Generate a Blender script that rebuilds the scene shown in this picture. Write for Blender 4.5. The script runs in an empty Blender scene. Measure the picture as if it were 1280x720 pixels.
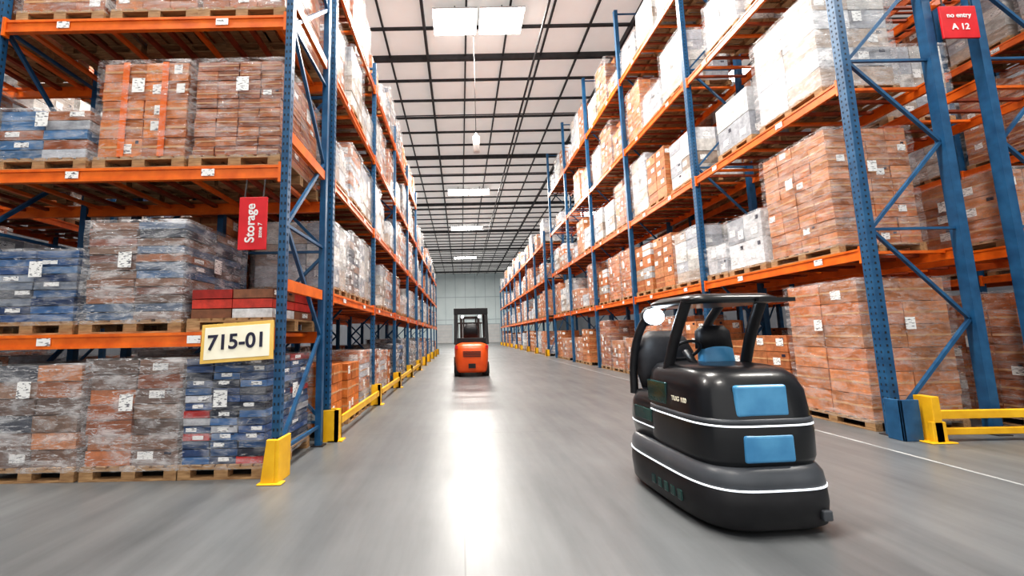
import bpy, math, random
from mathutils import Vector, Matrix, noise
random.seed(7)
scene = bpy.context.scene
COL = scene.collection

# ------------------------------------------------------------------ materials
def newmat(name):
    m = bpy.data.materials.new(name); m.use_nodes = True
    nt = m.node_tree
    return m, nt, nt.nodes['Principled BSDF']

def noise_mat(name, c1, c2, scale=5, rough=0.5, metal=0.0, bump=0.0, detail=5, rough2=None, stretch=(1,1,1), spec=0.5, coat=0):
    m, nt, b = newmat(name)
    tc = nt.nodes.new('ShaderNodeTexCoord'); mp = nt.nodes.new('ShaderNodeMapping')
    mp.inputs['Scale'].default_value = stretch
    nz = nt.nodes.new('ShaderNodeTexNoise'); nz.inputs['Scale'].default_value = scale; nz.inputs['Detail'].default_value = detail
    cr = nt.nodes.new('ShaderNodeValToRGB')
    cr.color_ramp.elements[0].position = 0.3; cr.color_ramp.elements[1].position = 0.7
    cr.color_ramp.elements[0].color = (*c1, 1); cr.color_ramp.elements[1].color = (*c2, 1)
    nt.links.new(tc.outputs['Object'], mp.inputs['Vector']); nt.links.new(mp.outputs['Vector'], nz.inputs['Vector'])
    nt.links.new(nz.outputs['Fac'], cr.inputs['Fac']); nt.links.new(cr.outputs['Color'], b.inputs['Base Color'])
    b.inputs['Roughness'].default_value = rough; b.inputs['Metallic'].default_value = metal
    b.inputs['Specular IOR Level'].default_value = spec
    b.inputs['Coat Weight'].default_value = coat
    if rough2 is not None:
        mr = nt.nodes.new('ShaderNodeMapRange'); mr.inputs['To Min'].default_value = rough; mr.inputs['To Max'].default_value = rough2
        mr.inputs['From Min'].default_value = 0.3; mr.inputs['From Max'].default_value = 0.7
        nt.links.new(nz.outputs['Fac'], mr.inputs['Value']); nt.links.new(mr.outputs['Result'], b.inputs['Roughness'])
    if bump:
        bp = nt.nodes.new('ShaderNodeBump'); bp.inputs['Strength'].default_value = bump; bp.inputs['Distance'].default_value = 0.02
        nt.links.new(nz.outputs['Fac'], bp.inputs['Height']); nt.links.new(bp.outputs['Normal'], b.inputs['Normal'])
    return m

def emis(name, col, s):
    m, nt, b = newmat(name)
    b.inputs['Base Color'].default_value = (*col, 1)
    b.inputs['Emission Color'].default_value = (*col, 1); b.inputs['Emission Strength'].default_value = s
    return m

M_blue = noise_mat('rack_blue_paint', (0.008, 0.062, 0.15), (0.02, 0.11, 0.235), 6, 0.4)
M_orange = noise_mat('rack_orange_paint', (0.62, 0.105, 0.008), (0.88, 0.20, 0.018), 5, 0.36)
M_yellow = noise_mat('guard_yellow_paint', (0.72, 0.38, 0.01), (0.88, 0.52, 0.02), 5, 0.42)
M_steel = noise_mat('dark_steel', (0.03, 0.025, 0.025), (0.08, 0.07, 0.07), 8, 0.5, 0.4)
M_deck = noise_mat('deck_red_oxide', (0.18, 0.028, 0.008), (0.34, 0.06, 0.014), 8, 0.6)
M_wood = noise_mat('pallet_wood', (0.24, 0.13, 0.06), (0.48, 0.30, 0.15), 7, 0.75, stretch=(1, 6, 6), bump=0.2)
M_tape = noise_mat('packing_tape', (0.50, 0.27, 0.13), (0.62, 0.37, 0.2), 9, 0.25)
M_white = noise_mat('white_label_paper', (0.72, 0.72, 0.71), (0.85, 0.85, 0.84), 40, 0.5)
M_holes = noise_mat('punched_holes', (0.005, 0.01, 0.02), (0.01, 0.02, 0.03), 6, 0.7)
M_red = noise_mat('sign_red', (0.55, 0.008, 0.015), (0.68, 0.015, 0.025), 5, 0.4)
M_signy = noise_mat('sign_yellow', (0.68, 0.44, 0.10), (0.78, 0.52, 0.14), 5, 0.4)
M_signw = noise_mat('sign_cream', (0.8, 0.76, 0.6), (0.88, 0.84, 0.7), 5, 0.4)
M_ink = noise_mat('sign_ink', (0.01, 0.01, 0.03), (0.02, 0.02, 0.05), 5, 0.5)

def label_mat():
    m, nt, b = newmat('printed_label')
    tc = nt.nodes.new('ShaderNodeTexCoord'); mp = nt.nodes.new('ShaderNodeMapping'); mp.inputs['Scale'].default_value = (22, 22, 75)
    nz = nt.nodes.new('ShaderNodeTexNoise'); nz.inputs['Scale'].default_value = 1.0; nz.inputs['Detail'].default_value = 1
    cr = nt.nodes.new('ShaderNodeValToRGB'); cr.color_ramp.interpolation = 'CONSTANT'
    cr.color_ramp.elements[0].color = (0.16, 0.16, 0.18, 1); cr.color_ramp.elements[1].color = (0.85, 0.85, 0.84, 1); cr.color_ramp.elements[1].position = 0.39
    nt.links.new(tc.outputs['Object'], mp.inputs['Vector']); nt.links.new(mp.outputs['Vector'], nz.inputs['Vector'])
    nt.links.new(nz.outputs['Fac'], cr.inputs['Fac']); nt.links.new(cr.outputs['Color'], b.inputs['Base Color'])
    b.inputs['Roughness'].default_value = 0.45
    return m
M_label = label_mat()

def carton_mat():
    m, nt, b = newmat('carton_surface')
    at = nt.nodes.new('ShaderNodeAttribute'); at.attribute_name = 'col'
    tc = nt.nodes.new('ShaderNodeTexCoord')
    nz = nt.nodes.new('ShaderNodeTexNoise'); nz.inputs['Scale'].default_value = 9; nz.inputs['Detail'].default_value = 8; nz.inputs['Roughness'].default_value = 0.7
    mr = nt.nodes.new('ShaderNodeMapRange'); mr.inputs['From Min'].default_value = 0.3; mr.inputs['From Max'].default_value = 0.7
    mr.inputs['To Min'].default_value = 0.55; mr.inputs['To Max'].default_value = 1.2
    mx = nt.nodes.new('ShaderNodeVectorMath'); mx.operation = 'SCALE'
    nt.links.new(tc.outputs['Object'], nz.inputs['Vector']); nt.links.new(nz.outputs['Fac'], mr.inputs['Value'])
    nt.links.new(at.outputs['Color'], mx.inputs[0]); nt.links.new(mr.outputs['Result'], mx.inputs['Scale'])
    nt.links.new(mx.outputs['Vector'], b.inputs['Base Color'])
    b.inputs['Roughness'].default_value = 0.5
    return m
M_carton = carton_mat()

def film_mat(name, lo, hi, sc):
    m, nt, b = newmat(name)
    tc = nt.nodes.new('ShaderNodeTexCoord')
    def nz(rot, scl, s, det, dist):
        mp = nt.nodes.new('ShaderNodeMapping'); mp.inputs['Rotation'].default_value = rot; mp.inputs['Scale'].default_value = scl
        n = nt.nodes.new('ShaderNodeTexNoise'); n.inputs['Scale'].default_value = s; n.inputs['Detail'].default_value = det
        n.inputs['Roughness'].default_value = 0.65; n.inputs['Distortion'].default_value = dist
        nt.links.new(tc.outputs['Object'], mp.inputs['Vector']); nt.links.new(mp.outputs['Vector'], n.inputs['Vector']); return n
    n1 = nz((0.35, 0.4, 0), (1, 1, 3.0), sc, 8, 0.5)
    n2 = nz((-0.5, 0.6, 0.2), (0.7, 0.7, 4.5), sc * 1.3, 3, 0.8)
    s1 = nt.nodes.new('ShaderNodeMath'); s1.operation = 'SUBTRACT'; s1.inputs[1].default_value = 0.5; nt.links.new(n2.outputs['Fac'], s1.inputs[0])
    ab = nt.nodes.new('ShaderNodeMath'); ab.operation = 'ABSOLUTE'; nt.links.new(s1.outputs[0], ab.inputs[0])
    rd = nt.nodes.new('ShaderNodeMapRange'); rd.inputs['From Min'].default_value = 0.0; rd.inputs['From Max'].default_value = 0.025
    rd.inputs['To Min'].default_value = hi; rd.inputs['To Max'].default_value = 0.0; nt.links.new(ab.outputs[0], rd.inputs['Value'])
    mr = nt.nodes.new('ShaderNodeMapRange'); mr.inputs['From Min'].default_value = 0.46; mr.inputs['From Max'].default_value = 0.72
    mr.inputs['To Min'].default_value = lo; mr.inputs['To Max'].default_value = hi
    nt.links.new(n1.outputs['Fac'], mr.inputs['Value'])
    mx = nt.nodes.new('ShaderNodeMath'); mx.operation = 'MAXIMUM'
    nt.links.new(mr.outputs['Result'], mx.inputs[0]); nt.links.new(rd.outputs['Result'], mx.inputs[1])
    nt.links.new(mx.outputs[0], b.inputs['Alpha'])
    bp = nt.nodes.new('ShaderNodeBump'); bp.inputs['Strength'].default_value = 1.0; bp.inputs['Distance'].default_value = 0.03
    nt.links.new(n1.outputs['Fac'], bp.inputs['Height']); nt.links.new(bp.outputs['Normal'], b.inputs['Normal'])
    b.inputs['Base Color'].default_value = (0.86, 0.86, 0.88, 1); b.inputs['Roughness'].default_value = 0.14
    b.inputs['Specular IOR Level'].default_value = 0.9
    return m
M_film = film_mat('stretch_film', 0.02, 0.42, 3.2)
M_filmh = film_mat('stretch_film_dense', 0.07, 0.68, 3.0)

# ------------------------------------------------------------------ mesh builder
class MB:
    def __init__(s): s.v = []; s.f = []; s.m = []; s.c = []; s.mats = []; s.sm = []
    def mi(s, mat):
        if mat not in s.mats: s.mats.append(mat)
        return s.mats.index(mat)
    def face(s, idx, mat, col=(1, 1, 1), smooth=False):
        s.f.append(idx); s.m.append(s.mi(mat)); s.c.append(col); s.sm.append(smooth)
    def box(s, a, b, mat, col=(1, 1, 1)):
        x0, x1 = sorted((a[0], b[0])); y0, y1 = sorted((a[1], b[1])); z0, z1 = sorted((a[2], b[2]))
        n = len(s.v)
        s.v += [(x0, y0, z0), (x1, y0, z0), (x1, y1, z0), (x0, y1, z0), (x0, y0, z1), (x1, y0, z1), (x1, y1, z1), (x0, y1, z1)]
        for q in ((0, 3, 2, 1), (4, 5, 6, 7), (0, 1, 5, 4), (1, 2, 6, 5), (2, 3, 7, 6), (3, 0, 4, 7)):
            s.face([n + i for i in q], mat, col)
    def bar(s, p, q, w, h, mat, up=(0, 0, 1)):
        p = Vector(p); q = Vector(q); d = (q - p).normalized(); u = Vector(up)
        if abs(d.dot(u)) > 0.98: u = Vector((1, 0, 0))
        r = d.cross(u).normalized(); u = r.cross(d).normalized()
        n = len(s.v)
        for e in (p, q):
            for a, b in ((-1, -1), (1, -1), (1, 1), (-1, 1)):
                s.v.append(tuple(e + r * (a * w / 2) + u * (b * h / 2)))
        for f in ((0, 1, 2, 3), (7, 6, 5, 4), (0, 4, 5, 1), (1, 5, 6, 2), (2, 6, 7, 3), (3, 7, 4, 0)):
            s.face([n + i for i in f], mat)
    def cyl(s, p, q, r, mat, n=20, r2=None):
        p = Vector(p); q = Vector(q); d = (q - p).normalized(); u = Vector((0, 0, 1))
        if abs(d.dot(u)) > 0.95: u = Vector((1, 0, 0))
        a = d.cross(u).normalized(); b = a.cross(d).normalized(); r2 = r if r2 is None else r2
        k = len(s.v)
        for e, rr in ((p, r), (q, r2)):
            for i in range(n):
                t = 2 * math.pi * i / n
                s.v.append(tuple(e + a * math.cos(t) * rr + b * math.sin(t) * rr))
        for i in range(n):
            j = (i + 1) % n
            s.face([k + i, k + n + i, k + n + j, k + j], mat, smooth=True)
        s.face([k + i for i in range(n)], mat); s.face([k + n + i for i in reversed(range(n))], mat)
    def loft(s, rings, mat, n=56):
        k = len(s.v)
        for (z, cx, cy, hx, hy, e) in rings:
            for i in range(n):
                t = 2 * math.pi * i / n; c = math.cos(t); d = math.sin(t)
                s.v.append((cx + hx * math.copysign(abs(c) ** (2 / e), c), cy + hy * math.copysign(abs(d) ** (2 / e), d), z))
        for r in range(len(rings) - 1):
            for i in range(n):
                j = (i + 1) % n
                s.face([k + r * n + i, k + r * n + j, k + (r + 1) * n + j, k + (r + 1) * n + i], mat, smooth=True)
        s.face([k + i for i in reversed(range(n))], mat)
        t = k + (len(rings) - 1) * n
        s.face([t + i for i in range(n)], mat)
    def prism(s, prof, y0, y1, mat):
        n = len(prof); k = len(s.v)
        s.v += [(x, y0, z) for x, z in prof] + [(x, y1, z) for x, z in prof]
        for i in range(n):
            j = (i + 1) % n; s.face([k + j, k + i, k + n + i, k + n + j], mat)
        s.face([k + i for i in range(n)], mat); s.face([k + n + i for i in reversed(range(n))], mat)
    def mesh(s, name):
        me = bpy.data.meshes.new(name); me.from_pydata(s.v, [], s.f)
        for m in s.mats: me.materials.append(m)
        me.polygons.foreach_set('material_index', s.m)
        me.polygons.foreach_set('use_smooth', s.sm)
        ca = me.color_attributes.new('col', 'FLOAT_COLOR', 'CORNER')
        data = []
        for p, c in zip(me.polygons, s.c): data += [c[0], c[1], c[2], 1.0] * p.loop_total
        ca.data.foreach_set('color', data)
        me.update(); return me
    def obj(s, name, parent=None):
        o = bpy.data.objects.new(name, s.mesh(name)); COL.objects.link(o)
        if parent: o.parent = parent
        return o

def empty(name, loc=(0, 0, 0), rz=0):
    e = bpy.data.objects.new(name, None); e.location = loc; e.rotation_euler = (0, 0, rz); e.empty_display_size = 0.3
    COL.objects.link(e); return e
def bevel(o, w=0.01, seg=2):
    b = o.modifiers.new('bevel', 'BEVEL'); b.width = w; b.segments = seg; b.limit_method = 'ANGLE'; b.angle_limit = math.radians(50)
    return o

# ------------------------------------------------------------------ room shell
XL, XR, YN, YF, HC = -13.0, 19.0, -9.0, 80.0, 13.6
def floor_mat():
    m, nt, b = newmat('polished_concrete')
    tc = nt.nodes.new('ShaderNodeTexCoord')
    n1 = nt.nodes.new('ShaderNodeTexNoise'); n1.inputs['Scale'].default_value = 0.5; n1.inputs['Detail'].default_value = 6; n1.inputs['Roughness'].default_value = 0.55
    n2 = nt.nodes.new('ShaderNodeTexNoise'); n2.inputs['Scale'].default_value = 1.6; n2.inputs['Detail'].default_value = 8; n2.inputs['Roughness'].default_value = 0.6
    mp = nt.nodes.new('ShaderNodeMapping'); mp.inputs['Scale'].default_value = (2.4, 0.3, 1)
    nt.links.new(tc.outputs['Object'], n1.inputs['Vector']); nt.links.new(tc.outputs['Object'], mp.inputs['Vector']); nt.links.new(mp.outputs['Vector'], n2.inputs['Vector'])
    mx = nt.nodes.new('ShaderNodeMix'); mx.inputs['Factor'].default_value = 0.5
    nt.links.new(n1.outputs['Fac'], mx.inputs['A']); nt.links.new(n2.outputs['Fac'], mx.inputs['B'])
    cr = nt.nodes.new('ShaderNodeValToRGB'); cr.color_ramp.elements[0].position = 0.28; cr.color_ramp.elements[1].position = 0.74
    cr.color_ramp.elements[0].color = (0.07, 0.076, 0.082, 1); cr.color_ramp.elements[1].color = (0.185, 0.193, 0.198, 1)
    nt.links.new(mx.outputs['Result'], cr.inputs['Fac'])
    br = nt.nodes.new('ShaderNodeTexBrick'); br.offset = 0; br.inputs['Scale'].default_value = 1; br.inputs['Brick Width'].default_value = 4.9
    br.inputs['Row Height'].default_value = 6.0; br.inputs['Mortar Size'].default_value = 0.006
    br.inputs['Color1'].default_value = (1, 1, 1, 1); br.inputs['Color2'].default_value = (1, 1, 1, 1); br.inputs['Mortar'].default_value = (0.6, 0.6, 0.6, 1)
    nt.links.new(tc.outputs['Object'], br.inputs['Vector'])
    ml = nt.nodes.new('ShaderNodeMix'); ml.data_type = 'RGBA'; ml.blend_type = 'MULTIPLY'; ml.inputs['Factor'].default_value = 1
    nt.links.new(cr.outputs['Color'], ml.inputs['A']); nt.links.new(br.outputs['Color'], ml.inputs['B'])
    nt.links.new(ml.outputs['Result'], b.inputs['Base Color'])
    mr = nt.nodes.new('ShaderNodeMapRange'); mr.inputs['From Min'].default_value = 0.25; mr.inputs['From Max'].default_value = 0.75
    mr.inputs['To Min'].default_value = 0.42; mr.inputs['To Max'].default_value = 0.27
    nt.links.new(mx.outputs['Result'], mr.inputs['Value']); nt.links.new(mr.outputs['Result'], b.inputs['Roughness'])
    b.inputs['Specular IOR Level'].default_value = 0.55
    return m
M_floor = floor_mat()
M_ceil = noise_mat('ceiling_panel_added_glow', (0.72, 0.71, 0.69), (0.82, 0.81, 0.79), 0.6, 0.6)
_b = M_ceil.node_tree.nodes['Principled BSDF']; _b.inputs['Emission Color'].default_value = (1, .97, .93, 1); _b.inputs['Emission Strength'].default_value = 0.2  # faint glow added to opaque panels to brighten the ceiling and fill the hall
M_pale = noise_mat('pale_enamel', (0.6, 0.6, 0.6), (0.7, 0.7, 0.7), 1, 0.5)
M_grid = noise_mat('ceiling_dark_steel', (0.02, 0.02, 0.022), (0.045, 0.045, 0.05), 3, 0.5)
M_wallend = noise_mat('wall_pale_teal_panel', (0.66, 0.76, 0.78), (0.74, 0.83, 0.85), 0.4, 0.5)
M_wallside = noise_mat('wall_grey_panel', (0.09, 0.10, 0.12), (0.14, 0.15, 0.17), 0.4, 0.6)
M_rib = noise_mat('wall_rib_metal', (0.42, 0.50, 0.54), (0.50, 0.58, 0.62), 0.4, 0.6)
M_line = noise_mat('worn_floor_paint', (0.2, 0.21, 0.215), (0.42, 0.43, 0.43), 3, 0.5)

def slab(name, a, b, mat):
    m = MB(); m.box(a, b, mat); return m.obj(name)
slab('floor', (XL, YN, -0.2), (XR, YF, 0), M_floor)
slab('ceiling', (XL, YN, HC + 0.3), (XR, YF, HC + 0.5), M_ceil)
slab('wall_left', (XL - 0.2, YN, 0), (XL, YF, HC + 0.5), M_wallside)
slab('wall_right', (XR, YN, 0), (XR + 0.2, YF, HC + 0.5), M_wallside)
m = MB(); m.box((XL, YF, 0), (XR, YF + 0.2, HC + 0.5), M_wallend)
for i in range(int((XR - XL) / 2)):
    x = XL + i * 2; m.box((x, YF - 0.05, 0), (x + 0.08, YF, HC + 0.3), M_rib)
for z in (4.5, 9): m.box((XL, YF - 0.06, z), (XR, YF, z + 0.12), M_rib)
m.obj('wall_far')
for i, x in enumerate((-3.2, 1.6, 6.2)):
    m = MB(); m.box((x - 1.5, YF - 0.14, 0), (x + 1.5, YF - 0.06, 3.6), M_pale)
    for z in range(1, 7): m.box((x - 1.5, YF - 0.16, z * 0.6 - 0.02), (x + 1.5, YF - 0.14, z * 0.6 + 0.02), M_rib)
    for sx in (-1.6, 1.5): m.box((x + sx, YF - 0.2, 0), (x + sx + 0.1, YF - 0.06, 3.7), M_rib)
    m.box((x - 1.6, YF - 0.2, 3.6), (x + 1.6, YF - 0.06, 3.72), M_rib)
    m.obj('door_%d' % (i + 1))
m = MB(); G = 1.68
x = XL
k = 0
while x < XR:
    big = (k % 5 == 2)
    w_ = 0.05 if big else 0.035
    m.box((x - w_, YN, HC + (0.05 if big else 0.19)), (x + w_, YF, HC + 0.3), M_grid); x += G; k += 1
y = YN + 0.4; k = 0
while y < YF:
    big = (k % 6 == 3)
    w_ = 0.08 if big else 0.045
    m.box((XL, y - w_, HC + (0.06 if big else 0.2)), (XR, y + w_, HC + 0.3), M_grid); y += G; k += 1
m.obj('ceiling_grid')

M_lamp = emis('lamp_diffuser', (1.0, 0.98, 0.95), 16)
def lamp(x, y, power, wd=3.6, ln=1.3):
    m = MB()
    for sx in (-1, 1):
        cx = x + sx * wd / 4
        m.box((cx - wd / 4 + 0.05, y - ln / 2, HC - 0.02), (cx + wd / 4 - 0.05, y + ln / 2, HC + 0.04), M_pale)
        m.box((cx - wd / 4 + 0.08, y - ln / 2 + 0.03, HC - 0.07), (cx + wd / 4 - 0.08, y + ln / 2 - 0.03, HC - 0.02), M_lamp)
        for yy in (-0.4, 0.4): m.box((cx - 0.02, y + yy - 0.02, HC + 0.04), (cx + 0.02, y + yy + 0.02, HC + 0.3), M_grid)
    m.obj('ceiling_lamp')
    l = bpy.data.lights.new('lamp_light', 'AREA'); l.shape = 'RECTANGLE'; l.size = wd; l.size_y = ln; l.energy = power; l.color = (1, 0.945, 0.87)
    o = bpy.data.objects.new('ceiling_lamp_light', l); o.location = (x, y, HC - 0.1); COL.objects.link(o)
for y, p in ((-5, 500), (4, 1250), (14.3, 1700), (33, 2000), (44.5, 1800), (62, 2400)):
    lamp(0.9, y, p)
for y in (2, 18, 40): lamp(-8.2, y, 700)  # extra row behind the left racks, added for its light
for y in (2, 18, 40): lamp(12.5, y, 800)  # likewise behind the right racks: added lamps for more light

m = MB(); m.cyl((0.75, 15, HC + 0.2), (0.75, 15, 9.2), 0.012, M_steel, 8); m.cyl((0.75, 15, 8.55), (0.75, 15, 9.2), 0.13, M_white, 20); m.cyl((0.75, 15, 9.2), (0.75, 15, 9.35), 0.13, M_white, 20, 0.03)
m.obj('hanging_pendant_lamp')
m = MB()
m.cyl((3.4, YN + .2, HC - 0.35), (3.4, YF - 1, HC - 0.35), 0.05, M_grid, 10)
for y in range(4, 78, 8): m.cyl((XL + .3, y + .5, HC - 0.28), (XR - .3, y + .5, HC - 0.28), 0.03, M_grid, 8)
m.obj('sprinkler_pipe')

# ------------------------------------------------------------------ pallet loads
BR = [(0.42, 0.125, 0.04), (0.48, 0.155, 0.048), (0.34, 0.095, 0.032)]
OR = [(0.60, 0.18, 0.035), (0.52, 0.145, 0.03), (0.65, 0.21, 0.05)]
TAN = [(0.56, 0.215, 0.085), (0.50, 0.175, 0.068), (0.60, 0.25, 0.11)]
WH = [(0.66, 0.67, 0.70), (0.45, 0.47, 0.52), (0.72, 0.70, 0.67), (0.5, 0.40, 0.33)]
BL = [(0.02, 0.07, 0.19), (0.03, 0.11, 0.28), (0.012, 0.025, 0.06), (0.07, 0.18, 0.36), (0.22, 0.26, 0.33)]
GR = [(0.18, 0.11, 0.085), (0.27, 0.14, 0.09), (0.08, 0.09, 0.12), (0.32, 0.19, 0.13)]
RD = [(0.5, 0.03, 0.02), (0.58, 0.05, 0.03), (0.3, 0.12, 0.06)]

def stack(W, D, H, nx, ny, nz, cols, film=0, lab=0.25, tape=True, seed=0, jit=0.006, tapecross=None, drop=0):
    R = random.Random(seed); m = MB()
    for i in range(3):
        yy = -D / 2 + 0.05 + i * (D - 0.1) / 2
        m.box((-W / 2, yy - 0.05, 0), (W / 2, yy + 0.05, 0.02), M_wood)
        for j in range(3):
            xx = -W / 2 + 0.07 + j * (W - 0.14) / 2
            m.box((xx - 0.07, yy - 0.05, 0.02), (xx + 0.07, yy + 0.05, 0.1), M_wood)
        m.box((-W / 2, yy - 0.05, 0.1), (W / 2, yy + 0.05, 0.12), M_wood)
    nb = 7
    for i in range(nb):
        xx = -W / 2 + 0.06 + i * (W - 0.12) / (nb - 1)
        m.box((xx - 0.055, -D / 2, 0.12), (xx + 0.055, D / 2, 0.142), M_wood)
    z0 = 0.145; w = (W - 0.05) / nx; d = (D - 0.05) / ny; h = (H - z0) / nz
    for k in range(nz):
        for i in range(nx):
            for j in range(ny):
                if 0 < i < nx - 1 and 0 < j < ny - 1 and k < nz - 1: continue
                if drop and k == nz - 1 and R.random() < drop: continue
                c = R.choice(cols); s = R.uniform(0.7, 1.15); c = tuple(min(0.95, q * s) for q in c)
                jx, jy = R.uniform(-jit, jit), R.uniform(-jit, jit)
                ax = -W / 2 + 0.025 + i * w + 0.003 + jx; ay = -D / 2 + 0.025 + j * d + 0.003 + jy; az = z0 + k * h
                bx = ax + w - 0.009; by = ay + d - 0.009; bz = az + h - 0.009
                m.box((ax, ay, az), (bx, by, bz), M_carton, c)
                e = 0.002
                faces = []
                if j == 0: faces.append(('y', ay - e, ax, bx))
                if j == ny - 1: faces.append(('y', by + e, ax, bx))
                if i == 0: faces.append(('x', ax - e, ay, by))
                if i == nx - 1: faces.append(('x', bx + e, ay, by))
                for ax_, pos, a, b in faces:
                    L = b - a
                    def put(u0, u1, v0, v1, mat, th=0.0015):
                        if ax_ == 'y': m.box((u0, pos - th, v0), (u1, pos + th, v1), mat)
                        else: m.box((pos - th, u0, v0), (pos + th, u1, v1), mat)
                    if tape:
                        put(a + 0.003, b - 0.003, az + h * 0.46, az + h * 0.46 + min(0.03, h * .12), M_tape, 0.001)
                    if R.random() < lab:
                        lw = min(0.16, L * 0.4); lh = min(0.13, h * 0.5)
                        u = R.uniform(a + 0.02, b - 0.02 - lw); v = az + R.uniform(0.15, 0.4) * h
                        put(u, u + lw, v, v + lh, M_label, 0.0025)
                        if R.random() < .4: put(a + L * .7, a + L * .85, az + h * .7, az + h * .85, M_ink, 0.0022)
    if tapecross:
        for xx in tapecross:
            m.box((xx * W - .035, -D / 2 + .01, z0), (xx * W + .035, -D / 2 + .018, H), M_orange)
    if film:
        mat = M_film if film == 1 else M_filmh
        NX, NZ = 10, 14; base = len(m.v)
        hw, hd = W / 2 + 0.012, D / 2 + 0.012
        pts = []
        for i in range(NX): pts.append((-hw + 2 * hw * i / NX, -hd))
        for i in range(NX): pts.append((hw, -hd + 2 * hd * i / NX))
        for i in range(NX): pts.append((hw - 2 * hw * i / NX, hd))
        for i in range(NX): pts.append((-hw, hd - 2 * hd * i / NX))
        n = len(pts)
        for k in range(NZ + 1):
            z = 0.1 + (H + 0.012 - 0.1) * k / NZ
            for (x, y) in pts:
                q = noise.noise(Vector((x * 3 + seed, y * 3, z * 5))) * 0.018 + 0.008
                l = math.hypot(x, y); m.v.append((x + x / l * q, y + y / l * q, z))
        for k in range(NZ):
            for i in range(n):
                j = (i + 1) % n
                m.face([base + k * n + i, base + k * n + j, base + (k + 1) * n + j, base + (k + 1) * n + i], mat, smooth=True)
        m.face([base + NZ * n + i for i in range(n)], mat)
        u = R.uniform(-.1, .1); zz = H * R.uniform(.55, .72)
        m.box((u - .07, -hd - .032, zz), (u + .07, -hd - .030, zz + .17), M_label)
        m.box((-hw - .032, u - .07, zz), (-hw - .030, u + .07, zz + .17), M_label); m.box((hw + .03, u - .07, zz), (hw + .032, u + .07, zz + .17), M_label)
    return m.mesh('pallet_load_mesh')

SHORT = [stack(1, 1.2, 1.25, 2, 3, 3, WH, 2, .5, False, 1), stack(1, 1.2, 1.1, 2, 2, 3, WH, 0, .8, False, 2),
         stack(1, 1.2, 1.3, 3, 3, 5, BR, 1, .3, True, 3), stack(1, 1.2, 1.2, 2, 3, 4, TAN, 0, .5, True, 4),
         stack(1, 1.2, 1.3, 2, 2, 4, WH, 1, .6, False, 5), stack(1, 1.2, 1.0, 3, 3, 3, OR, 0, .4, True, 6),
         stack(1, 1.2, 1.3, 1, 1, 9, BL, 1, .3, False, 7), stack(1, 1.2, 1.3, 2, 2, 8, GR, 2, .3, False, 8),
         stack(1, 1.2, 0.8, 2, 2, 2, WH, 2, .6, False, 9), stack(1, 1.2, 1.25, 1, 2, 4, TAN + WH, 2, .6, True, 10)]
SW = [5, 4, 2, 3, 4, 2, 1, 2, 3, 3]
SB = [1, 1, 5, 4, 1, 4, 3, 4, 1, 2]
TALL = [stack(1, 1.2, 1.9, 2, 3, 5, WH, 2, .5, False, 11, drop=.3), stack(1, 1.2, 1.9, 3, 3, 7, BR, 1, .3, True, 12, drop=.2),
        stack(1, 1.2, 1.7, 2, 3, 5, TAN, 0, .5, True, 13, drop=.2), stack(1, 1.2, 1.4, 2, 2, 4, WH, 0, .8, False, 14),
        stack(1, 1.2, 1.8, 3, 3, 6, OR, 1, .4, True, 15), stack(1, 1.2, 1.2, 2, 3, 3, TAN, 1, .4, True, 16),
        stack(1, 1.2, 1.6, 2, 2, 5, WH, 1, .6, False, 17), stack(1, 1.2, 1.5, 1, 2, 6, GR, 2, .4, False, 18),
        stack(1, 1.2, 1.0, 2, 2, 3, WH, 2, .5, False, 19), stack(1, 1.2, 0.75, 2, 2, 2, WH + TAN, 1, .5, False, 20),
        stack(1, 1.2, 1.5, 2, 2, 4, TAN + WH, 0, .7, True, 21)]
TW = [3, 2, 3, 4, 2, 2, 3, 1, 4, 3, 3]
TB = [1, 4, 5, 1, 4, 4, 1, 2, 1, 2, 3]

def place(mesh, loc, rz, sx=1, sz=1, sy=1, parent=None, name='wrapped_carton_pallet'):
    o = bpy.data.objects.new(name, mesh); COL.objects.link(o)
    o.location = loc; o.rotation_euler = (0, 0, rz); o.scale = (sx, sy, sz)
    if parent: o.parent = parent
    return o

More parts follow.
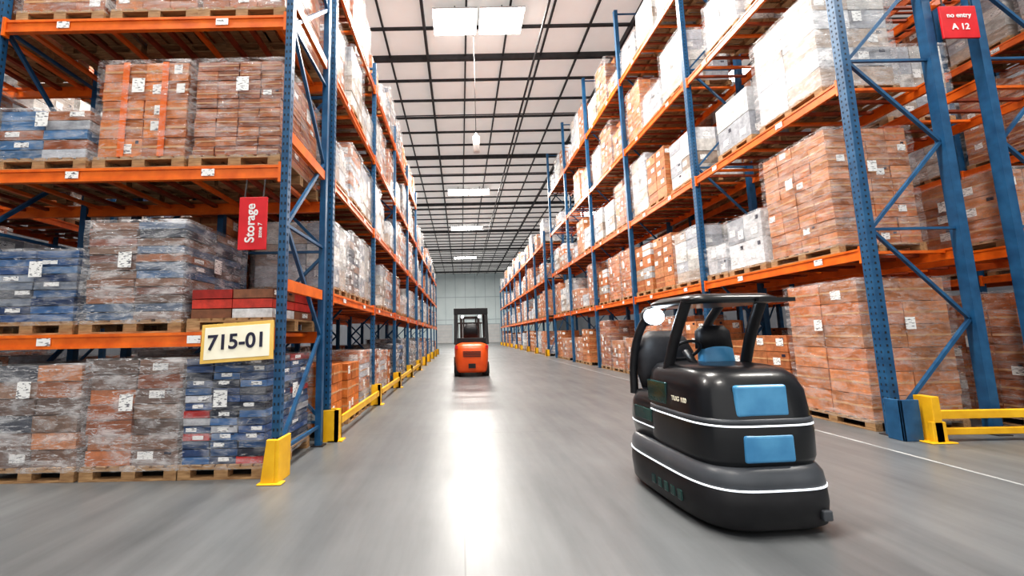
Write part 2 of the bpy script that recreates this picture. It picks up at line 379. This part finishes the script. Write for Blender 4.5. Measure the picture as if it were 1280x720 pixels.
# ------------------------------------------------------------------ racks
def rack(name, F, us, depth, levels, height, pw=0.11, holes=2, panel=1.2, guards=None, bh=0.13):
    m = MB()
    def B(a, b, mat): m.box(F(*a), F(*b), mat)
    for i, u in enumerate(us):
        for v in (0, depth - pw):
            B((u - pw / 2, v, 0), (u + pw / 2, v + pw, height), M_blue)
            B((u - pw, v - 0.03, 0), (u + pw, v + pw + 0.03, 0.012), M_steel)
        if i < holes:
            z = 0.3
            while z < height - .1:
                for du in (-0.25 * pw, 0.25 * pw):
                    B((u + du - 0.008, -0.002, z), (u + du + 0.008, 0.001, z + 0.03), M_holes)
                for (uu, s) in ((u - pw / 2, -1), (u + pw / 2, 1)):
                    B((uu - 0.002, 0.4 * pw, z), (uu + 0.002, 0.6 * pw, z + 0.03), M_holes)
                z += 0.085
        z = 0.25; k = 0
        while z + panel < height:
            v0, v1 = (pw, depth - pw) if k % 2 == 0 else (depth - pw, pw)
            m.bar(F(u, v0, z), F(u, v1, z + panel), 0.04, 0.04, M_blue)
            if k % 2 == 0: m.bar(F(u, pw, z), F(u, depth - pw, z), 0.035, 0.035, M_blue)
            z += panel; k += 1
        m.bar(F(u, pw, height - 0.12), F(u, depth - pw, height - 0.12), 0.04, 0.04, M_blue)
        if guards:
            g = pw / 2 + 0.05
            B((u - g, -0.14, 0.0), (u + g, -0.09, 0.42), M_yellow)
            B((u - g, -0.14, 0), (u - g + 0.03, pw * .7, 0.42), M_yellow)
            B((u + g - 0.03, -0.14, 0), (u + g, pw * .7, 0.42), M_yellow)
            B((u - g, -0.2, 0), (u + g, 0, 0.015), M_yellow)
    for i in range(len(us) - 1):
        a, b = sorted((us[i], us[i + 1])); a += pw / 2; b -= pw / 2
        for z in levels:
            for (v0, v1) in ((0.01, 0.06), (depth - 0.06, depth - 0.01)):
                B((a, v0, z - bh), (b, v1, z - bh + 0.03), M_orange); B((a, v0, z - 0.03), (b, v1, z), M_orange)
                B((a, v0 + 0.012, z - bh + .03), (b, v1 - 0.012, z - .03), M_orange)
            for e, s in ((a, 1), (b, -1)):
                B((e, -0.004, z - bh - 0.05), (e + s * 0.03, 0.06, z + 0.03), M_orange)
            n = max(3, int((b - a) / 0.3))
            for q in range(n):
                c = a + (q + 0.5) * (b - a) / n
                B((c - 0.03, 0.06, z - 0.06), (c + 0.03, depth - 0.06, z - 0.02), M_deck if q % 3 else M_orange)
            for q in range(2):
                c = a + (0.25 + 0.5 * q + random.uniform(-.08, .08)) * (b - a)
                B((c - 0.07, 0.004, z - bh + 0.035), (c + 0.07, 0.012, z - 0.035), M_label)
    return m.obj(name)

def fill(F, us, levels, depth, slots, lib, wts_by_level, rz, parent, skip=0.06, back=0.0):
    for i in range(len(us) - 1):
        a, b = us[i], us[i + 1]; L = (b - a) - 0.14 * (1 if b > a else -1); s0 = a + 0.07 * (1 if b > a else -1)
        for li, z in enumerate(levels):
            for q in range(slots):
                if random.random() < skip: continue
                c = s0 + (q + 0.5) * L / slots
                wts = wts_by_level[min(li, len(wts_by_level) - 1)]
                me = random.choices(lib, wts)[0]
                sx = (abs(L) / slots - 0.06) * random.uniform(.86, 1)
                place(me, F(c, depth / 2 + random.uniform(-.05, .05) + back, z + 0.001), rz, sx, random.uniform(.85, 1.03), 1.0, parent, 'pallet_load')

XLf = -1.84; D = 1.35
FL = lambda u, v, z: (XLf - v, u, z)
usL = [5.72] + [8.6 + 2.8 * i for i in range(4)]; usL2 = [usL[-1] + 2.8 * i for i in range(6)]
lvL = [2.05, 3.74, 5.42, 7.1]
rack('pallet_rack', FL, usL, D, lvL, 7.7, pw=.085, guards=True)
rack('pallet_rack', FL, [usL2[0] + 0.2] + usL2[1:], D, lvL[:3], 5.9, pw=.085, holes=0, guards=True)
gL = empty('stored_pallet_goods')
fill(FL, usL, [0] + lvL, D, 3, SHORT, [SB, SW, SW, SW, SW], math.pi / 2, gL, 0.04)
fill(FL, usL2, [0] + lvL[:3], D, 3, SHORT, [SB, SW, SW, SW], math.pi / 2, gL, 0.04)
FL2 = lambda u, v, z: (XLf - D - 0.25 - D + v, u, z)
rack('pallet_rack', FL2, usL, D, lvL, 7.7, holes=0, pw=.085)
gL2 = empty('stored_pallet_goods')
fill(FL2, usL[:4], [0] + lvL, D, 3, SHORT, [SB, SB, SB, SW], math.pi / 2, gL2, 0.05)
FL3 = lambda u, v, z: (-7.6 + v - D, u, z)
rack('pallet_rack', FL3, usL, D, lvL, 7.7, holes=0, pw=.085)
fill(FL3, usL[:4], [0] + lvL, D, 3, SHORT, [SB, SB, SB, SW], math.pi / 2, gL2, 0.05)
m = MB()
for i in range(len(usL) - 1):
    a, b = usL[i] + .12, usL[i + 1] - .12
    m.box((XLf + 0.09, a, 0.2), (XLf + 0.13, b, 0.3), M_yellow)
m.obj('rack_guard_rail')

YC = 4.2
FC = lambda u, v, z: (u, YC + v, z)
usC = [-1.9, -5.25, -8.6]
lvC = [1.49, 3.31, 5.12]
cr = rack('pallet_rack', FC, usC, 1.3, lvC, 8.0, pw=0.08, holes=2, bh=0.15)
m = MB()
for z in (2.05, 3.74, 5.42):
    m.box((-1.92, YC + .1, z - .13), (-1.87, YC + 1.2, z), M_orange)
o = m.obj('end_tie_beam'); o.parent = cr
m = MB()
gx, gy = -1.9, YC
m.prism([(gx - .08, 0), (gx + .06, 0), (gx + .06, .42), (gx - .03, .42)], gy - .13, gy - .09, M_yellow)
m.box((gx + .06, gy - .13, 0), (gx + .095, gy + .16, .42), M_yellow)
m.box((gx - .1, gy - .16, 0), (gx + .14, gy - .05, .015), M_yellow)
o = bevel(m.obj('post_protector'), .008); o.parent = cr

def load(W, D, H, nx, ny, nz, cols, film, lab, tape, seed, x, y, z, rz=0, name='wrapped_carton_pallet', **kw):
    return place(stack(W, D, H, nx, ny, nz, cols, film, lab, tape, seed, **kw), (x, y, z + .001), rz, name=name)
yc = YC + 0.64
PR = [(.03, .09, .26), (.02, .05, .14), (.06, .16, .36), (.5, .03, .03), (.55, .56, .6), (.02, .03, .06), (.03, .1, .25), (.03, .08, .2)]
load(1.0, 1.2, 1.18, 2, 2, 6, GR + TAN + OR[:1], 2, .1, False, 31, -4.45, yc, 0, jit=.012)
load(1.0, 1.2, 1.22, 2, 2, 7, BR + GR + TAN[:1], 2, .1, False, 32, -3.4, yc, 0, jit=.012)
load(.9, 1.2, 1.22, 3, 2, 14, PR, 1, .35, False, 33, -2.46, yc, 0, jit=.012)
load(.98, 1.2, .92, 2, 2, 9, BL + PR[:3], 1, .3, False, 34, -4.60, yc, 1.49, jit=.012)
load(1.08, 1.2, 1.22, 2, 2, 12, GR + [(.34, .14, .07), (.08, .16, .3), (.3, .1, .06), (.12, .17, .26)], 2, .1, False, 35, -3.5, yc, 1.49, jit=.015)
load(.92, 1.2, .46, 2, 2, 3, RD + [(.6, .6, .62)], 0, .4, False, 36, -2.44, yc, 1.49)
load(1.05, 1.2, .72, 2, 2, 5, BR + WH[1:2] + BL[3:4], 1, .2, False, 37, -4.66, yc, 3.31)
load(1.02, 1.2, 1.28, 4, 4, 5, OR, 1, .2, True, 38, -3.55, yc, 3.31, tapecross=(-.22, .22))
load(1.02, 1.2, 1.28, 4, 4, 10, BR, 1, .10, True, 39, -2.48, yc, 3.31)
for x, s, c in ((-4.6, 41, BR), (-3.5, 42, OR), (-2.48, 43, BR)):
    load(1.02, 1.2, 1.2, 3, 3, 4, c, 1, .3, True, s, x, yc, 5.12)
g3 = empty('stored_pallet_goods')
fill(FC, usC[1:], [0] + lvC, 1.3, 3, SHORT, [SB], 0, g3, 0.1)

XRf = 5.56; DR = 1.4
FR = lambda u, v, z: (XRf + v, u, z)
usR = [5.4 + 3.7 * i for i in range(6)]
lvR = [2.5, 4.98, 7.45, 9.95]
rack('pallet_rack', FR, usR, DR, lvR, 12.6, pw=0.12, holes=2, panel=1.25, bh=0.16)
FR2 = lambda u, v, z: (XRf + DR + 0.62 + DR - v, u, z)
rack('pallet_rack', FR2, usR, DR, lvR, 12.6, pw=0.12, holes=1, panel=1.25, bh=0.16)
gR = empty('stored_pallet_goods')
fill(FR, usR[1:], [0] + lvR, DR, 3, TALL, [TB, TB, TW, TW, TW], -math.pi / 2, gR, 0.10)
gR2 = empty('stored_pallet_goods')
fill(FR2, usR[:4], [0] + lvR, DR, 3, TALL, [TB, TB, TW, TB, TB], -math.pi / 2, gR2, 0.06)
usR3 = [26 + 3.7 * i for i in range(9)]
rack('pallet_rack', FR, usR3, DR, lvR[:3], 8.2, pw=0.14, holes=0, panel=2.4, bh=0.16, guards=True)
gR3 = empty('stored_pallet_goods')
fill(FR, usR3, [0] + lvR[:3], DR, 3, TALL, [TB, TW, TW, TW], -math.pi / 2, gR3, 0.05)
FR4 = lambda u, v, z: (11.8 + v, u, z)
rack('pallet_rack', FR4, usR[:5], DR, lvR, 11.0, pw=0.14, holes=0, panel=2.4, bh=0.16)
gR4 = empty('stored_pallet_goods')
fill(FR4, usR[:5], [0] + lvR[:3], DR, 3, TALL, [TB, TB, TW, TW], -math.pi / 2, gR4, 0.04)

r = -math.pi / 2
xr = XRf + 0.66
load(1.25, 1.3, 2.1, 2, 2, 6, TAN, 1, .25, True, 51, xr + .03, 6.25, 0, r)
load(1.05, 1.2, 1.3, 2, 3, 4, TAN, 0, .4, True, 52, xr, 7.5, 0, r)
load(.95, 1.2, 1.2, 2, 3, 4, BR, 0, .4, True, 53, xr, 8.52, 0, r)
load(1.3, 1.3, 1.95, 4, 4, 9, TAN, 1, .18, True, 54, xr + .03, 6.45, 2.5, r)
load(1.0, 1.2, 1.15, 2, 2, 2, WH + TAN[:1], 1, .6, False, 55, xr, 7.75, 2.5, r)
load(.7, 1.2, .75, 2, 2, 2, WH, 1, .5, False, 56, xr, 8.65, 2.5, r)
load(1.3, 1.2, 1.75, 2, 2, 5, WH, 2, .4, False, 57, xr, 6.4, 4.98, r)
load(1.0, 1.2, 1.15, 2, 2, 2, WH, 0, .7, False, 58, xr, 7.75, 4.98, r)
load(1.3, 1.2, 1.5, 2, 3, 5, TAN, 2, .4, False, 59, xr, 6.4, 7.45, r)
load(1.0, 1.2, 1.2, 2, 3, 5, WH, 2, .4, False, 60, xr, 7.8, 7.45, r)

m = MB()
y0 = 5.4 - 0.28
m.box((5.44, y0, 0), (5.68, y0 + .03, .5), M_blue); m.box((5.44, y0, 0), (5.47, y0 + .2, .5), M_blue)
m.box((5.72, y0 - .1, 0), (5.82, y0 + .1, .55), M_yellow); m.box((5.69, y0 - .1, 0), (5.86, y0 - .05, .25), M_yellow)
m.box((7.6, y0 - .1, 0), (7.7, y0 + .1, .4), M_yellow); m.box((9.5, y0 - .1, 0), (9.6, y0 + .1, .4), M_yellow)
m.box((5.82, y0 - .04, .27), (9.6, y0 + .02, .37), M_yellow)
m.box((5.82, y0 - .04, .08), (9.6, y0 + .02, .16), M_yellow)
m.box((5.61, y0 - .14, 0), (5.93, y0 + .14, .015), M_yellow)
bevel(m.obj('rack_end_guard_rail'), .012)
m = MB(); m.box((4.9, 3.6, 0.0), (4.94, 24, 0.003), M_line)
m.obj('floor_marking_line')

# ------------------------------------------------------------------ signs
def text(body, size, mat, loc, rot, parent, name='lettering', ext=0.002, align='CENTER'):
    c = bpy.data.curves.new(name, 'FONT'); c.body = body; c.size = size; c.align_x = align; c.align_y = 'CENTER'; c.extrude = ext
    c.offset = size * 0.02
    c.materials.append(mat); o = bpy.data.objects.new(name, c); COL.objects.link(o); o.location = loc; o.rotation_euler = rot; o.parent = parent
    return o
s = empty('rack_location_sign', (-2.30, YC - 0.05, 1.38))
s.rotation_euler = (math.radians(-6), math.radians(-3), 0)
m = MB(); m.box((-.37, -.012, -.2), (.37, .012, .2), M_signy); m.box((-.335, -.016, -.165), (.335, -.01, .165), M_signw)
bevel(m.obj('board', s), .004)
text('715-01', .215, M_ink, (0, -.02, 0), (math.pi / 2, 0, 0), s)
s = empty('red_rack_sign', (-2.21, YC - 0.02, 2.64))
m = MB(); m.box((-.15, -.012, -.29), (.15, .012, .29), M_red); bevel(m.obj('board', s), .004)
m = MB(); m.bar((-.1, 0, .28), (-.1, 0.03, .5), .012, .012, M_steel); m.bar((.1, 0, .28), (.1, 0.03, .5), .012, .012, M_steel); m.obj('hooks', s)
text('Storage', .14, M_white, (-0.02, -.015, 0), (math.pi / 2, -math.pi / 2, 0), s)
text('zone 7', .06, M_white, (0.085, -.015, -.08), (math.pi / 2, -math.pi / 2, 0), s)
s = empty('red_hanging_sign', (7.25, 5.28, 5.74))
m = MB(); m.box((-.26, -.012, -.25), (.26, .012, .25), M_red); bevel(m.obj('board', s), .004)
m = MB(); m.bar((-.2, 0, .25), (-.2, 0, .5), .012, .012, M_steel); m.bar((.2, 0, .25), (.2, 0, .5), .012, .012, M_steel); m.bar((-.5, 0.04, .5), (.6, 0.04, .5), .03, .03, M_steel); m.obj('hooks', s)
text('no entry', .1, M_white, (0, -.015, 0.1), (math.pi / 2, 0, 0), s); text('A 12', .13, M_white, (0, -.015, -.08), (math.pi / 2, 0, 0), s)

# ------------------------------------------------------------------ vehicles
M_blk = noise_mat('truck_black_gloss', (0.008, 0.009, 0.011), (0.014, 0.015, 0.018), 3, 0.3, spec=.45, coat=.25)
M_blkm = noise_mat('truck_black_matte', (0.012, 0.012, 0.014), (0.02, 0.02, 0.023), 8, 0.45, spec=.4)
M_gry = noise_mat('truck_grey_trim', (0.055, 0.062, 0.072), (0.085, 0.092, 0.105), 3, 0.35)
M_bpan = noise_mat('truck_blue_panel', (0.06, 0.25, 0.48), (0.13, 0.40, 0.66), 4, 0.3)
M_led = emis('truck_led_strip', (0.85, 0.9, 0.95), 0.7)
M_ledb = emis('work_lamp_glow', (0.75, 0.88, 1.0), 25)
M_glass = noise_mat('dark_glass', (0.01, 0.03, 0.035), (0.02, 0.07, 0.06), 3, 0.08)
M_seat = noise_mat('seat_vinyl', (0.012, 0.012, 0.015), (0.022, 0.022, 0.026), 20, 0.5, bump=.1)
M_forange = noise_mat('forklift_orange', (0.72, 0.085, 0.012), (0.82, 0.12, 0.018), 3, 0.35)
M_tyre = noise_mat('tyre_rubber', (0.012, 0.012, 0.012), (0.03, 0.03, 0.03), 20, 0.8)

T = empty('warehouse_tow_truck', (2.13, 3.56, 0), math.radians(-86))
m = MB()
m.loft([(.03, 0, 0, .64, .46, 4), (.06, 0, 0, .68, .49, 4), (.20, 0, 0, .70, .50, 4), (.30, 0, 0, .695, .495, 4), (.31, 0, 0, .685, .485, 4)], M_blkm, 80); m.obj('base_skirt', T)
m = MB(); m.loft([(.31, 0, 0, .69, .49, 4), (.32, 0, 0, .695, .497, 4), (.40, 0, 0, .685, .487, 4), (.44, 0, 0, .655, .465, 4), (.46, 0, 0, .62, .44, 4)], M_gry, 80); m.obj('bumper_band', T)
m = MB(); m.loft([(.305, 0, 0, .700, .500, 4), (.317, 0, 0, .700, .500, 4)], M_led, 96); m.obj('bumper_led_strip', T)
m = MB(); m.loft([(.45, .16, 0, .475, .44, 4), (.50, .16, 0, .49, .455, 4), (.68, .16, 0, .495, .46, 4), (.76, .16, 0, .485, .45, 4), (.96, .15, 0, .475, .435, 4), (1.06, .13, 0, .45, .41, 3.8), (1.11, .11, 0, .41, .37, 3.5), (1.13, .09, 0, .34, .30, 3.2)], M_blk, 80); m.obj('battery_hull', T)
m = MB(); m.loft([(.722, .16, 0, .496, .46, 4), (.734, .16, 0, .494, .458, 4)], M_led, 96); m.obj('hull_led_strip', T)
m = MB(); m.loft([(.738, .16, 0, .494, .458, 4), (.775, .16, 0, .489, .453, 4)], M_gry, 96); m.obj('hull_trim', T)
m = MB(); m.loft([(.45, -.25, 0, .39, .43, 4), (.60, -.25, 0, .41, .45, 4), (.74, -.25, 0, .40, .44, 4), (.84, -.23, 0, .36, .41, 4), (.87, -.22, 0, .31, .36, 4)], M_blk, 80); m.obj('operator_body', T)
m = MB(); m.loft([(.56, -.25, 0, .407, .448, 4), (.572, -.25, 0, .409, .450, 4)], M_led, 96); m.obj('side_led_strip', T)
m = MB()
m.box((-.42, -.455, .61), (-.12, -.43, .72), M_glass); m.box((-.42, .43, .61), (-.12, .455, .72), M_glass)
m.box((-.16, -.45, .80), (.12, -.41, .98), M_glass)
for i in range(5): m.box((-.1 + i * .09, -.503, .12), (-.04 + i * .09, -.485, .2), M_glass)
bevel(m.obj('side_glass', T), .012)
m = MB(); m.box((.60, -.24, .79), (.645, .15, 1.01), M_bpan); m.box((.62, -.22, .48), (.662, .15, .67), M_bpan)
bevel(m.obj('blue_panel', T), .02, 3)
m = MB(); m.box((.665, .26, .1), (.70, .33, .17), M_gry); bevel(m.obj('bumper_sensor', T), .01)
text('TUG 100', .05, M_signw, (.3, -.452, .87), (math.radians(88), 0, 0), T, 'side_lettering')
m = MB(); m.loft([(.84, -.28, 0, .22, .25, 4), (.91, -.28, 0, .25, .27, 4), (.96, -.28, 0, .23, .25, 3.5)], M_seat); m.obj('seat_cushion', T)
m = MB(); m.loft([(.86, -.46, -.06, .08, .27, 3), (1.0, -.48, -.06, .10, .29, 3), (1.2, -.50, -.06, .10, .28, 3), (1.34, -.52, -.06, .085, .22, 3), (1.41, -.53, -.06, .055, .14, 2.5)], M_seat); m.obj('seat_back', T)
m = MB(); m.loft([(1.0, -.12, .2, .06, .14, 3), (1.1, -.12, .2, .075, .16, 3), (1.24, -.13, .2, .07, .15, 3), (1.3, -.13, .2, .05, .11, 3)], M_bpan); m.loft([(1.24, -.14, .2, .075, .162, 3), (1.40, -.15, .2, .07, .15, 3), (1.45, -.15, .2, .04, .1, 3)], M_seat); m.obj('passenger_backrest', T)
m = MB(); m.cyl((.05, -.1, 1.08), (-.1, -.1, 1.22), .03, M_blkm, 12); m.obj('steering_column', T)
bpy.ops.mesh.primitive_torus_add(major_radius=.13, minor_radius=.014, location=(0, 0, 0)); o = bpy.context.object; o.name = 'steering_wheel'; o.data.materials.append(M_blkm)
o.parent = T; o.location = (-.11, -.1, 1.23); o.rotation_euler = (0, math.radians(-40), 0)
def tube(name, pts, r, mat, parent, res=6):
    c = bpy.data.curves.new(name, 'CURVE'); c.dimensions = '3D'; c.bevel_depth = r; c.bevel_resolution = 3; c.resolution_u = 8
    sp = c.splines.new('BEZIER'); sp.bezier_points.add(len(pts) - 1)
    for b, p in zip(sp.bezier_points, pts): b.co = p; b.handle_left_type = b.handle_right_type = 'AUTO'
    c.use_fill_caps = True; c.materials.append(mat); o = bpy.data.objects.new(name, c); COL.objects.link(o); o.parent = parent; return o
for sy in (-1, 1):
    tube('rear_pillar', [(-.56, sy * .37, .8), (-.55, sy * .36, 1.1), (-.42, sy * .34, 1.42), (-.16, sy * .31, 1.64)], .038, M_blkm, T)
    tube('front_pillar', [(.02, sy * .35, 1.08), (.14, sy * .335, 1.36), (.30, sy * .32, 1.64)], .042, M_blkm, T)
m = MB(); m.loft([(1.615, .08, .03, .33, .35, 5), (1.63, .08, .03, .37, .39, 5), (1.66, .08, .03, .37, .39, 5), (1.695, .08, .03, .31, .33, 5)], M_blk, 80)
m.box((.34, .15, 1.62), (.48, .45, 1.65), M_blkm); m.obj('roof', T)
m = MB(); m.cyl((-.25, -.30, 1.55), (-.15, -.33, 1.54), .075, M_ledb, 20); m.cyl((-.31, -.29, 1.56), (-.25, -.30, 1.55), .085, M_blkm, 20); m.obj('work_lamp', T)

K = empty('forklift', (0.36, 14.6, 0), 0)
m = MB()
m.loft([(.14, 0, .25, .50, .95, 6), (.22, 0, .25, .56, 1.0, 6), (.62, 0, .22, .59, 1.02, 5), (.95, 0, .2, .60, 1.0, 5), (1.08, 0, .2, .57, .93, 5), (1.16, 0, .25, .50, .8, 4)], M_forange); m.obj('counterweight_body', K)
m = MB()
for i in range(4): m.box((-.3, -.83, .68 + i * .055), (.3, -.78, .70 + i * .055), M_blkm)
m.box((-.12, -.84, .3), (.12, -.76, .45), M_blkm)
for sx in (-1, 1): m.box((sx * .52 - .05, -.77, .95), (sx * .52 + .05, -.70, 1.06), M_red)
m.obj('grille', K)
m = MB()
for sx in (-1, 1):
    m.cyl((sx * .38, -.35, .24), (sx * .60, -.35, .24), .24, M_tyre, 24); m.cyl((sx * .38, .95, .3), (sx * .64, .95, .3), .3, M_tyre, 24)
m.obj('wheels', K)
m = MB()
for sx in (-1, 1):
    m.bar((sx * .55, -.5, 1.1), (sx * .53, -.36, 2.25), .12, .1, M_blkm, (0, 1, 0)); m.bar((sx * .54, 1.05, .9), (sx * .5, .75, 2.25), .07, .07, M_blkm, (0, 1, 0))
m.box((-.60, -.44, 2.14), (.60, -.30, 2.36), M_blkm); m.box((-.56, .72, 2.25), (.56, .82, 2.34), M_blkm)
m.box((-.56, -.52, 1.1), (.56, -.42, 1.32), M_blkm)
for i in range(7): m.box((-.5 + i * .155, -.35, 2.27), (-.44 + i * .155, .75, 2.31), M_blkm)
for sx in (-1, 1): m.box((sx * .54 - .03, -.35, 2.25), (sx * .54 + .03, .78, 2.34), M_blkm)
bevel(m.obj('overhead_guard', K), .01)
m = MB(); m.loft([(1.14, 0, .2, .26, .26, 4), (1.28, 0, .2, .28, .28, 4)], M_seat); m.loft([(1.26, 0, -.05, .25, .07, 3), (1.6, 0, -.1, .26, .08, 3), (1.82, 0, -.12, .18, .05, 3)], M_seat); m.obj('seat', K)
m = MB()
for sx in (-1, 1): m.box((sx * .34 - .05, 1.28, .1), (sx * .34 + .05, 1.42, 2.2), M_steel); m.box((sx * .24 - .03, 1.30, .1), (sx * .24 + .03, 1.40, 2.15), M_steel); m.box((sx * .3 - .06, 1.5, .06), (sx * .3 + .06, 2.5, .11), M_steel)
m.box((-.4, 1.3, 2.05), (.4, 1.4, 2.15), M_steel); m.box((-.4, 1.3, 1.2), (.4, 1.38, 1.28), M_steel); m.box((-.5, 1.44, .12), (.5, 1.5, .55), M_steel)
for i in range(7): m.box((-.48 + i * .15, 1.44, .5), (-.45 + i * .15, 1.48, 1.9), M_steel)
m.box((-.5, 1.43, 1.86), (.5, 1.49, 1.92), M_steel)
m.obj('mast_and_forks', K)
# rear work lights under the guard
m = MB()
for sx in (-1, 1): m.cyl((sx * .3, -.44, 2.06), (sx * .3, -.36, 2.06), .06, M_led, 16)
m.obj('rear_work_lights', K)

# ------------------------------------------------------------------ world and camera
w = bpy.data.worlds.new('world'); scene.world = w; w.use_nodes = True
w.node_tree.nodes['Background'].inputs['Color'].default_value = (0.98, 0.97, 0.95, 1)
w.node_tree.nodes['Background'].inputs['Strength'].default_value = 0.85
cam = bpy.data.cameras.new('camera'); co = bpy.data.objects.new('camera', cam); COL.objects.link(co)
co.matrix_world = Matrix.Translation((0, 0, 1.4)) @ Matrix.Rotation(math.radians(90 + 6.8), 4, 'X') @ Matrix.Rotation(math.radians(-1.1), 4, 'Z')
cam.lens = 500 / 1280 * 36; cam.shift_x = 65 / 1280; cam.clip_end = 300; cam.clip_start = 0.05
scene.camera = co
scene.view_settings.view_transform = 'Standard'
try: scene.view_settings.look = 'Medium High Contrast'
except Exception as e: print(e)
scene.view_settings.exposure = 0.25
